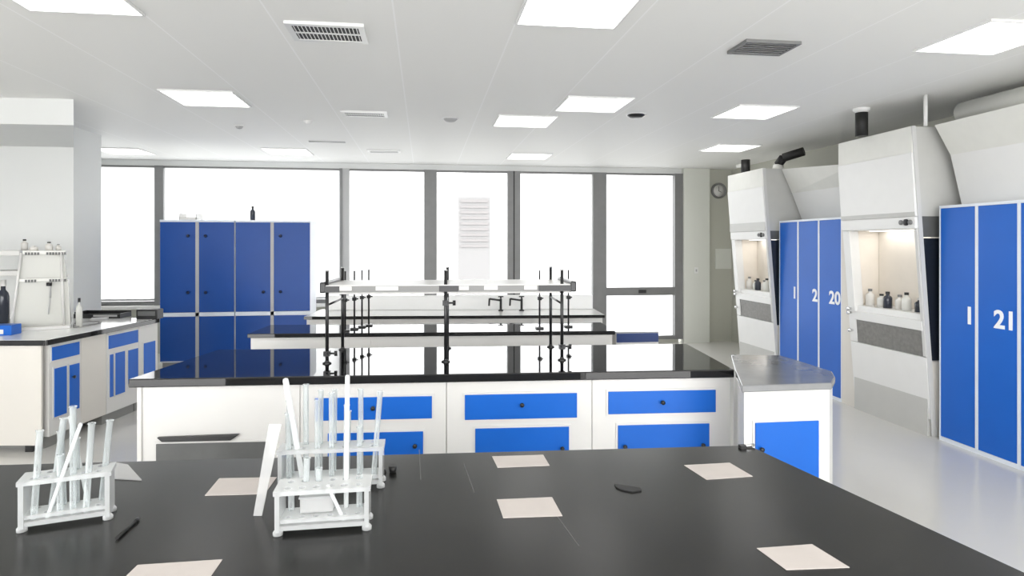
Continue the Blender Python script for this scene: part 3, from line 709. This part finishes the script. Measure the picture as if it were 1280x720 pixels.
# slanted plenum boxes above the lockers
def plenum(ya, yb, xt, xm, xb, zt0, zt1, zm, zb, lab):
    r = thing('duct_housing', lab, 'duct', (4.8, (ya+yb)/2, zb), 'slanted duct housings')
    MB().hexa([(xb, ya, zb), (5.0, ya, zb), (5.0, yb, zb), (xb, yb, zb), (xm, ya, zm), (5.0, ya, zm), (5.0, yb, zm), (xm, yb, zm)]).build('lower_slope', M['hoodwhite'], r)
    MB().hexa([(xm, ya, zm), (5.0, ya, zm), (5.0, yb, zm), (xm, yb, zm), (xt, ya, zt0), (5.0, ya, zt0), (5.0, yb, zt1), (xt, yb, zt1)]).build('upper_slope', M['plenum'], r)
plenum(3.2, 4.90, 4.30, 4.45, 4.56, 2.70, 2.68, 2.43, 2.0, 'big slanted white duct housing on top of the near lockers')
plenum(6.02, 7.42, 4.40, 4.54, 4.68, 2.50, 2.60, 2.30, 1.957, 'smaller slanted duct housing on top of the three lockers')
# ducts and pipes over the hoods
tag(MB().tube((4.62, 3.2, 2.80), (4.62, 4.95, 2.80), .095, n=24).build('round_duct', M['plenum']), 'pale round duct running above the near duct housing', 'duct')
p = atd(1077, 160, 6.05)
q = thing('vent_pipe', 'short black vent pipe rising from the near fume hood to the ceiling', 'pipe', (p.x, p.y, 2.69))
MB().tube((p.x, p.y, 2.69), (p.x, p.y, CZ-.03), .055, n=18).build('pipe', M['black2'], q)
MB().lathe((p.x, p.y, CZ), (0, 0, -1), [(.075, 0), (.075, .02), (.058, .04), (.056, .04)], 18).build('ceiling_collar', M['hoodwhite'], q)
p = atd(1157, 140, 5.5); tag(MB().tube((p.x, p.y, 2.685), (p.x, p.y, CZ), .016, n=12).build('hanger_rod', M['hoodwhite']), 'thin white hanger rod between the near hood and the ceiling', 'rod')
p = atd(932, 208, 8.9)
q = thing('vent_pipe', 'short black vent fitting on top of the far fume hood', 'pipe', (p.x, p.y, 2.615))
MB().tube((p.x, p.y, 2.615), (p.x, p.y, 2.84), .06, n=16).build('pipe', M['black2'], q)
MB().tube((p.x, p.y+.0, 2.78), (p.x-.0, p.y+.22, 2.78), .03, n=12).build('side_branch', M['plenum'], q)
q = thing('duct_elbow', 'dark elbow duct with pale collar beside the top of the far hood', 'duct', (4.55, 7.75, 2.615))
MB().tube((4.55, 7.75, 2.615), (4.55, 7.75, 2.70), .08, .06, n=16).build('collar', M['plenum'], q)
MB().tube((4.55, 7.75, 2.70), (4.58, 7.68, 2.78), .055, n=16).tube((4.58, 7.68, 2.78), (4.75, 7.5, 2.84), .055, n=16).build('elbow', M['black2'], q)
tag(MB().tube((4.5, 6.08, 2.1), (4.5, 6.08, 2.22), .03, n=10).build('cable_gland', M['black2']), 'small black fitting on the housing beside the near hood', 'fitting') if False else None

# wall clock, notice, switch, socket on the far wall
p = aty(898, 238.5, YF); t = thing('wall_clock', 'round wall clock with grey rim on the far wall', 'clock', (p.x, YF, p.z))
MB().lathe((p.x, YF, p.z), (0, -1, 0), [(.135, 0), (.135, .03), (.12, .04), (.105, .03), (.105, .012)], 32).build('clock_rim', M['frame'], t)
MB().lathe((p.x, YF, p.z), (0, -1, 0), [(.106, 0), (.106, .014), (0, .014)], 32).build('clock_face', M['white'], t)
MB().box(p.x-.004, p.x+.004, YF-.018, YF-.015, p.z-.01, p.z+.075).build('clock_hand', M['dark'], t)
MB().hexa([(p.x-.01, YF-.018, p.z-.005), (p.x+.05, YF-.018, p.z-.03), (p.x+.05, YF-.015, p.z-.03), (p.x-.01, YF-.015, p.z-.005), (p.x-.01, YF-.018, p.z+.004), (p.x+.05, YF-.018, p.z-.022), (p.x+.05, YF-.015, p.z-.022), (p.x-.01, YF-.015, p.z+.004)]).build('clock_hand', M['dark'], t)
p0, p1_ = aty(894, 311, YF), aty(914, 336, YF)
tag(MB().box(p0.x, p1_.x, YF-.012, YF+.001, p1_.z, p0.z).build('notice', M['wall'], bevel=.004), 'pale notice sheet on the far wall below the clock', 'notice')
p = aty(870, 338, YF-.1); t = thing('light_switch', 'small white switch on the pier beside the windows', 'switch', (p.x, YF-.1, p.z))
MB().box(p.x-.035, p.x+.035, YF-.112, YF-.1005, p.z-.05, p.z+.05).build('switch_plate', M['hoodwhite'], t, bevel=.004)
MB().box(p.x-.012, p.x+.012, YF-.118, YF-.1125, p.z-.02, p.z+.02).build('rocker', M['framelight'], t)
p = aty(896, 437, YF); t = thing('wall_socket', 'small dark socket low on the far wall', 'socket', (p.x, YF, p.z))
MB().box(p.x-.05, p.x+.05, YF-.012, YF-.001, p.z-.04, p.z+.04).build('socket_plate', M['frame'], t)
MB().box(p.x-.02, p.x+.02, YF-.016, YF-.0125, p.z-.02, p.z+.02).build('socket_insert', M['dark'], t)

# ------------------------------------------------------------------ foreground table
T0, T1, T2 = at(-160, 585, H), at(936, 556.5, H), at(1280, 715, H)
nx = T1+(T2-T1)*1.35; nl = Vector((T0.x-.0, .95, 0))
tp_ = [(T0.x, T0.y), (T1.x, T1.y), (nx.x, nx.y), (T0.x, nx.y)]
tb = thing('lab_table', 'broad dark grey lab table filling the foreground', 'table', (0, 1.6, 0))
to = MB().poly(tp_, H-.04, H).build('tabletop', M['table'], tb, bevel=.003)
def strip(a, b_, w_, nm, mm):
    A_, B_ = at(*a, H), at(*b_, H); d = (B_-A_).normalized(); n = Vector((-d.y, d.x, 0))*w_
    MB().poly([(A_+n)[:2], (A_-n)[:2], (B_-n)[:2], (B_+n)[:2]], H-.001, H+.0006).build(nm, M[mm], to)
strip((580, 580), (593, 616), .0012, 'scratch', 'seam'); strip((697, 646), (724, 683), .0012, 'scratch', 'seam'); strip((524, 562), (526, 600), .0010, 'scratch', 'seam')
cx_, cy_ = sum(p[0] for p in tp_)/4, sum(p[1] for p in tp_)/4
MB().poly([(cx_+(p[0]-cx_)*.93, cy_+(p[1]-cy_)*.88) for p in tp_], .10, H-.04).build('table_base', M['white'], tb)
MB().poly([(cx_+(p[0]-cx_)*.90, cy_+(p[1]-cy_)*.82) for p in tp_], 0, .10).build('plinth', M['kick'], tb)
SH = [([(274, 598.5), (256, 620), (331, 618), (346, 597)], 'pinkish square sheet left of the front rack of tubes'),
      ([(615, 571), (679, 569), (687, 582.5), (622, 585)], 'pinkish square sheet at the back middle of the table'),
      ([(621, 625), (690, 622), (703, 645.5), (629, 648)], 'pinkish square sheet in the middle of the table in front of the back one'),
      ([(855, 582), (912, 579), (941, 596), (883, 600)], 'pinkish square sheet near the back right corner of the table'),
      ([(946, 686), (1015, 681), (1062, 710), (983, 713)], 'pinkish square sheet near the front right of the table'),
      ([(172, 707), (278, 700), (256, 732), (140, 738)], 'pinkish square sheet at the bottom left edge of the picture')]
for q, lb in SH:
    v = [at(*p, H) for p in q]
    tag(MB().poly([(p.x, p.y) for p in v], H+.0005, H+.002).build('square_sheet', M['paper']), lb, 'sheet', 'square sheets on the table')
# small dark bits
v = [at(*p, H) for p in ((768, 606), (778, 607.5), (800, 611), (802, 614), (790, 616), (776, 613), (770, 610))]
tag(MB().poly([(p.x, p.y) for p in v], H+.0005, H+.004).build('rubber_scrap', M['black2']), 'flat black scrap lying in the middle of the table', 'scrap')
p = at(491, 590, H); tag(MB().lathe((p.x, p.y, H), (0, 0, 1), [(0, 0), (.011, 0), (.014, .018), (0, .019)], 12).lathe((p.x-.03, p.y, H), (0, 0, 1), [(0, 0), (.010, 0), (.006, .010), (0, .011)], 10).build('rubber_bung', M['black2']), 'small black rubber bung behind the rack on the right', 'bung')
a_, b_ = at(146, 675, H), at(169, 654, H); t = thing('black_pen', 'short black pen lying right of the left rack', 'pen', a_)
MB().tube((a_.x, a_.y, H+.005), (b_.x, b_.y, H+.005), .0045, n=10).build('barrel', M['black2'], t)
d = (b_-a_).normalized(); MB().tube((b_.x, b_.y, H+.005), (b_.x+d.x*.02, b_.y+d.y*.02, H+.005), .0055, .004, n=10).build('pen_cap', M['dark'], t)
p = at(934, 560, H); t = thing('table_clip', 'small metal clip with black jaw at the back right corner of the table', 'clip', p)
MB().box(p.x-.03, p.x-.008, p.y-.012, p.y+.012, H, H+.012).build('jaw', M['dark'], t)
MB().tube((p.x-.008, p.y, H+.008), (p.x+.03, p.y+.005, H+.008), .006, n=10).build('screw', M['chrome'], t)

# ------------------------------------------------------------------ test tube racks and glassware
def make_rack(pl, pr, dep, ht, label, nx_, ny_):
    A_, B_ = at(*pl, H), at(*pr, H); L = Line(A_, B_); w_ = (Vector((B_.x, B_.y, 0))-Vector((A_.x, A_.y, 0))).length
    F = lambda x, y, z: L.F(x, y, H+z)
    r = thing('test_tube_rack', label, 'rack', tuple(F(w_/2, dep/2, 0)), 'acrylic test tube racks')
    holes = [(w_*(i+.5)/nx_ if False else .03+(w_-.06)*i/(nx_-1), dep*(j+.5)/ny_, .0105) for i in range(nx_) for j in range(ny_)]
    MB().holed(F, -.004, w_+.004, 0, dep, ht-.012, ht, holes).build('top_plate', M['acrylic'], r)
    MB().holed(F, .010, w_-.010, .008, dep-.008, .030, .040, [(a, b_, .008) for a, b_, c in holes]).build('middle_plate', M['acrylic'], r)
    MB().fbox(F, .012, w_-.012, .006, dep-.006, .012, .024).build('bottom_plate', M['acrylic'], r)
    for x in (0, w_-.012):
        MB().fbox(F, x, x+.012, 0, dep, 0.010, ht-.012).build('end_panel', M['acrylic'], r)
        for y in (.013, dep-.013):
            MB().lathe(F(x+.006, y, 0), (0, 0, 1), [(0, 0), (.013, 0), (.013, .008), (.008, .014), (0, .014)], 12).build('foot', M['acrylic'], r)
    return F, w_, holes
proto = {}
def glass(kind, base, top, rad, label, group, flare=True):
    base = Vector(base); top = Vector(top); d = (top-base); h = d.length
    name = 'glass_rod' if kind == 'rod' else 'test_tube'
    if kind == 'rod':
        mb = MB().lathe(base, d, [(0, 0), (rad*.8, rad*.3), (rad, rad), (rad, h-rad), (rad*.8, h-rad*.3), (0, h)], 10)
        o = mb.build(name, M['rod'])
    else:
        mb = MB().lathe(base, d, [(0, 0), (rad*.7, rad*.3), (rad, rad), (rad, h-.004), (rad*1.18, h-.003), (rad*1.18, h), (rad*.82, h), (rad*.82, rad*1.2), (rad*.5, rad*.6), (0, rad*.5)], 14)
        o = mb.build(name, M['glass'])
    # origin at base
    o.data.transform(Matrix.Translation(-base)); o.location = base
    tag(o, label, 'glass rod' if kind == 'rod' else 'test tube', group); return o

F1, w1, h1 = make_rack((22, 667), (137, 650), .085, .135, 'clear acrylic test tube rack at the left of the table', 6, 2)
F2, w2, h2 = make_rack((343, 671.5), (461, 663.5), .095, .118, 'clear acrylic test tube rack in front on the table, left of centre', 6, 2)
F3, w3, h3 = make_rack((347, 617), (478, 610.5), .085, .130, 'clear acrylic test tube rack standing behind the front one', 7, 2)
# leaning and upright tubes; h* index = 2*i + j
def put(F, hole, length, lean=(0, 0), kind='tube', rad=.0085, label='', group='', z0=.022):
    b = F(hole[0], hole[1], z0); t = F(hole[0]+lean[0], hole[1]+lean[1], z0+length); return glass(kind, b, t, rad, label, group)
G1, G2, G3 = 'glass tubes in the left rack', 'glass tubes in the front rack', 'glass tubes in the rear rack'
put(F1, h1[0], .24, (.012, .01), label='clear glass test tube at the left end of the left rack', group=G1)
put(F1, h1[3], .26, (.03, 0), label='clear glass test tube leaning right near the left end of the left rack', group=G1)
put(F1, h1[5], .22, (-.012, .02), label='clear glass test tube leaning left in the middle of the left rack', group=G1)
put(F1, h1[6], .30, (.0, 0), label='tallest upright glass test tube right of the middle in the left rack', group=G1)
put(F1, h1[8], .25, (.015, -.005), label='clear glass test tube in the right half of the left rack', group=G1)
put(F1, h1[11], .24, (.02, .01), label='clear glass test tube at the right end of the left rack', group=G1)
put(F1, h1[2], .26, (.085, -.035), 'rod', .005, label='glass rod leaning steeply to the right in the left rack', group=G1)
put(F1, h1[9], .26, (-.05, .02), 'rod', .005, label='glass rod leaning to the left in the left rack', group=G1)
put(F2, h2[1], .09, (0, 0), label='short glass test tube at the left end of the front rack', group=G2)
put(F2, h2[3], .16, (.005, 0), label='glass test tube in the left half of the front rack, barely above the plate', group=G2)
put(F2, h2[8], .10, (-.045, 0), 'rod', .005, label='thin glass rod slanting under the top plate at the right of the front rack', group=G2)
put(F2, h2[9], .385, (.004, .0), 'rod', .0065, label='tallest white glass rod standing upright in the front rack', group=G2)
put(F3, h3[1], .25, (-.01, .0), label='glass test tube at the left end of the rear rack', group=G3)
put(F3, h3[2], .33, (-.055, .0), 'rod', .009, label='thick glass rod leaning far to the left in the rear rack', group=G3)
put(F3, h3[3], .30, (.0, 0), label='tall glass test tube beside the thick leaning rod in the rear rack', group=G3)
put(F3, h3[5], .28, (.004, 0), label='glass test tube third from the left in the rear rack', group=G3)
put(F3, h3[6], .28, (.0, 0), label='glass test tube in front of centre in the rear rack', group=G3)
put(F3, h3[7], .28, (.004, 0), label='glass test tube behind centre in the rear rack', group=G3)
put(F3, h3[8], .24, (.004, 0), label='shorter glass test tube right of centre in the rear rack', group=G3)
put(F3, h3[9], .21, (.004, 0), label='shortest glass test tube right of centre in the rear rack', group=G3)
put(F3, h3[11], .28, (.0, 0), label='glass test tube second from the right in the rear rack', group=G3)
put(F3, h3[12], .28, (.022, 0), label='glass test tube leaning right at the right end of the rear rack', group=G3)
put(F3, h3[0], .22, (-.004, .0), label='shorter glass test tube at the front left corner of the rear rack', group=G3)
put(F3, h3[4], .26, (.0, .0), label='glass test tube left of centre in the front row of the rear rack', group=G3)
put(F3, h3[10], .17, (.0, .0), label='low glass test tube at the front right of the rear rack', group=G3)
put(F2, h2[5], .13, (.0, .0), label='glass test tube in the middle of the front rack, barely above the plate', group=G2)
put(F2, h2[11], .10, (.0, .0), label='short glass test tube at the right end of the front rack', group=G2)
put(F1, h1[4], .17, (.0, .0), label='short upright glass test tube left of the middle in the left rack', group=G1)
put(F1, h1[7], .20, (.0, .0), label='upright glass test tube at the back middle of the left rack', group=G1)
# milky strip leaning on the racks
a_ = at(322, 645, H); b_ = atd(344, 530, 1.95); sv = (at(330, 645, H)-at(316, 645, H))
n = sv.normalized(); wv = n*.012
dvv = (b_-a_); up = dvv.cross(n).normalized()*.0015
t = MB().hexa([a_-wv-up, a_+wv-up, a_+wv+up, a_-wv+up, b_-wv*1.6-up, b_+wv*1.6-up, b_+wv*1.6+up, b_-wv*1.6+up]).build('plastic_strip', M['strip'])
tag(t, 'milky white plastic strip leaning against the left of the racks', 'strip')
v = [at(*p, H) for p in ((143, 579), (160, 582), (177, 601), (143, 599))]
tag(MB().poly([(p.x, p.y) for p in v], H+.0005, H+.004).build('plastic_sheet', M['strip']), 'clear pointed plastic offcut lying behind the left rack', 'sheet')
# white cuvette block inside front rack
q0_ = F2(w2*.22, .03, .044); bx = thing('cuvette_box', 'small white open box set inside the front rack', 'box', tuple(q0_))
MB().fbox(F2, w2*.24, w2*.60, .035, .075, .043, .082).build('box_body', M['strip'], bx, bevel=.003)
MB().fbox(F2, w2*.23, w2*.61, .033, .077, .082, .087).build('box_lid', M['acrylic'], bx)

# ------------------------------------------------------------------ light, sky, camera
wd = bpy.data.worlds.new('sky'); bpy.context.scene.world = wd; wd.use_nodes = True
bg = wd.node_tree.nodes['Background']; bg.inputs[0].default_value = (1.0, 1.0, 1.0, 1); bg.inputs[1].default_value = 1.0
wn = wd.node_tree; tcw = wn.nodes.new('ShaderNodeTexCoord'); sxw = wn.nodes.new('ShaderNodeSeparateXYZ'); mrw = wn.nodes.new('ShaderNodeMapRange')
mrw.inputs['From Min'].default_value = -.25; mrw.inputs['From Max'].default_value = .05; mrw.inputs['To Min'].default_value = 1.35; mrw.inputs['To Max'].default_value = 2.8
wn.links.new(tcw.outputs['Generated'], sxw.inputs[0]); wn.links.new(sxw.outputs['Z'], mrw.inputs['Value']); wn.links.new(mrw.outputs['Result'], bg.inputs[1])
cam = bpy.data.cameras.new('camera'); co = bpy.data.objects.new('camera', cam); C.objects.link(co)
cam.sensor_width = 36; cam.lens = FPX/1280*36; cam.shift_y = -(360-HY)/1280; cam.clip_start = .05; cam.clip_end = 300
co.location = (0, 0, CAMZ); co.rotation_euler = (PI/2, 0, -PSI)
sc = bpy.context.scene; sc.camera = co
sc.view_settings.view_transform = 'Standard'; sc.view_settings.look = 'None'; sc.view_settings.exposure = 1.38
sc.cycles.use_denoising = True
sc.cycles.max_bounces = 10; sc.cycles.transparent_max_bounces = 24; sc.cycles.diffuse_bounces = 5; sc.cycles.glossy_bounces = 5
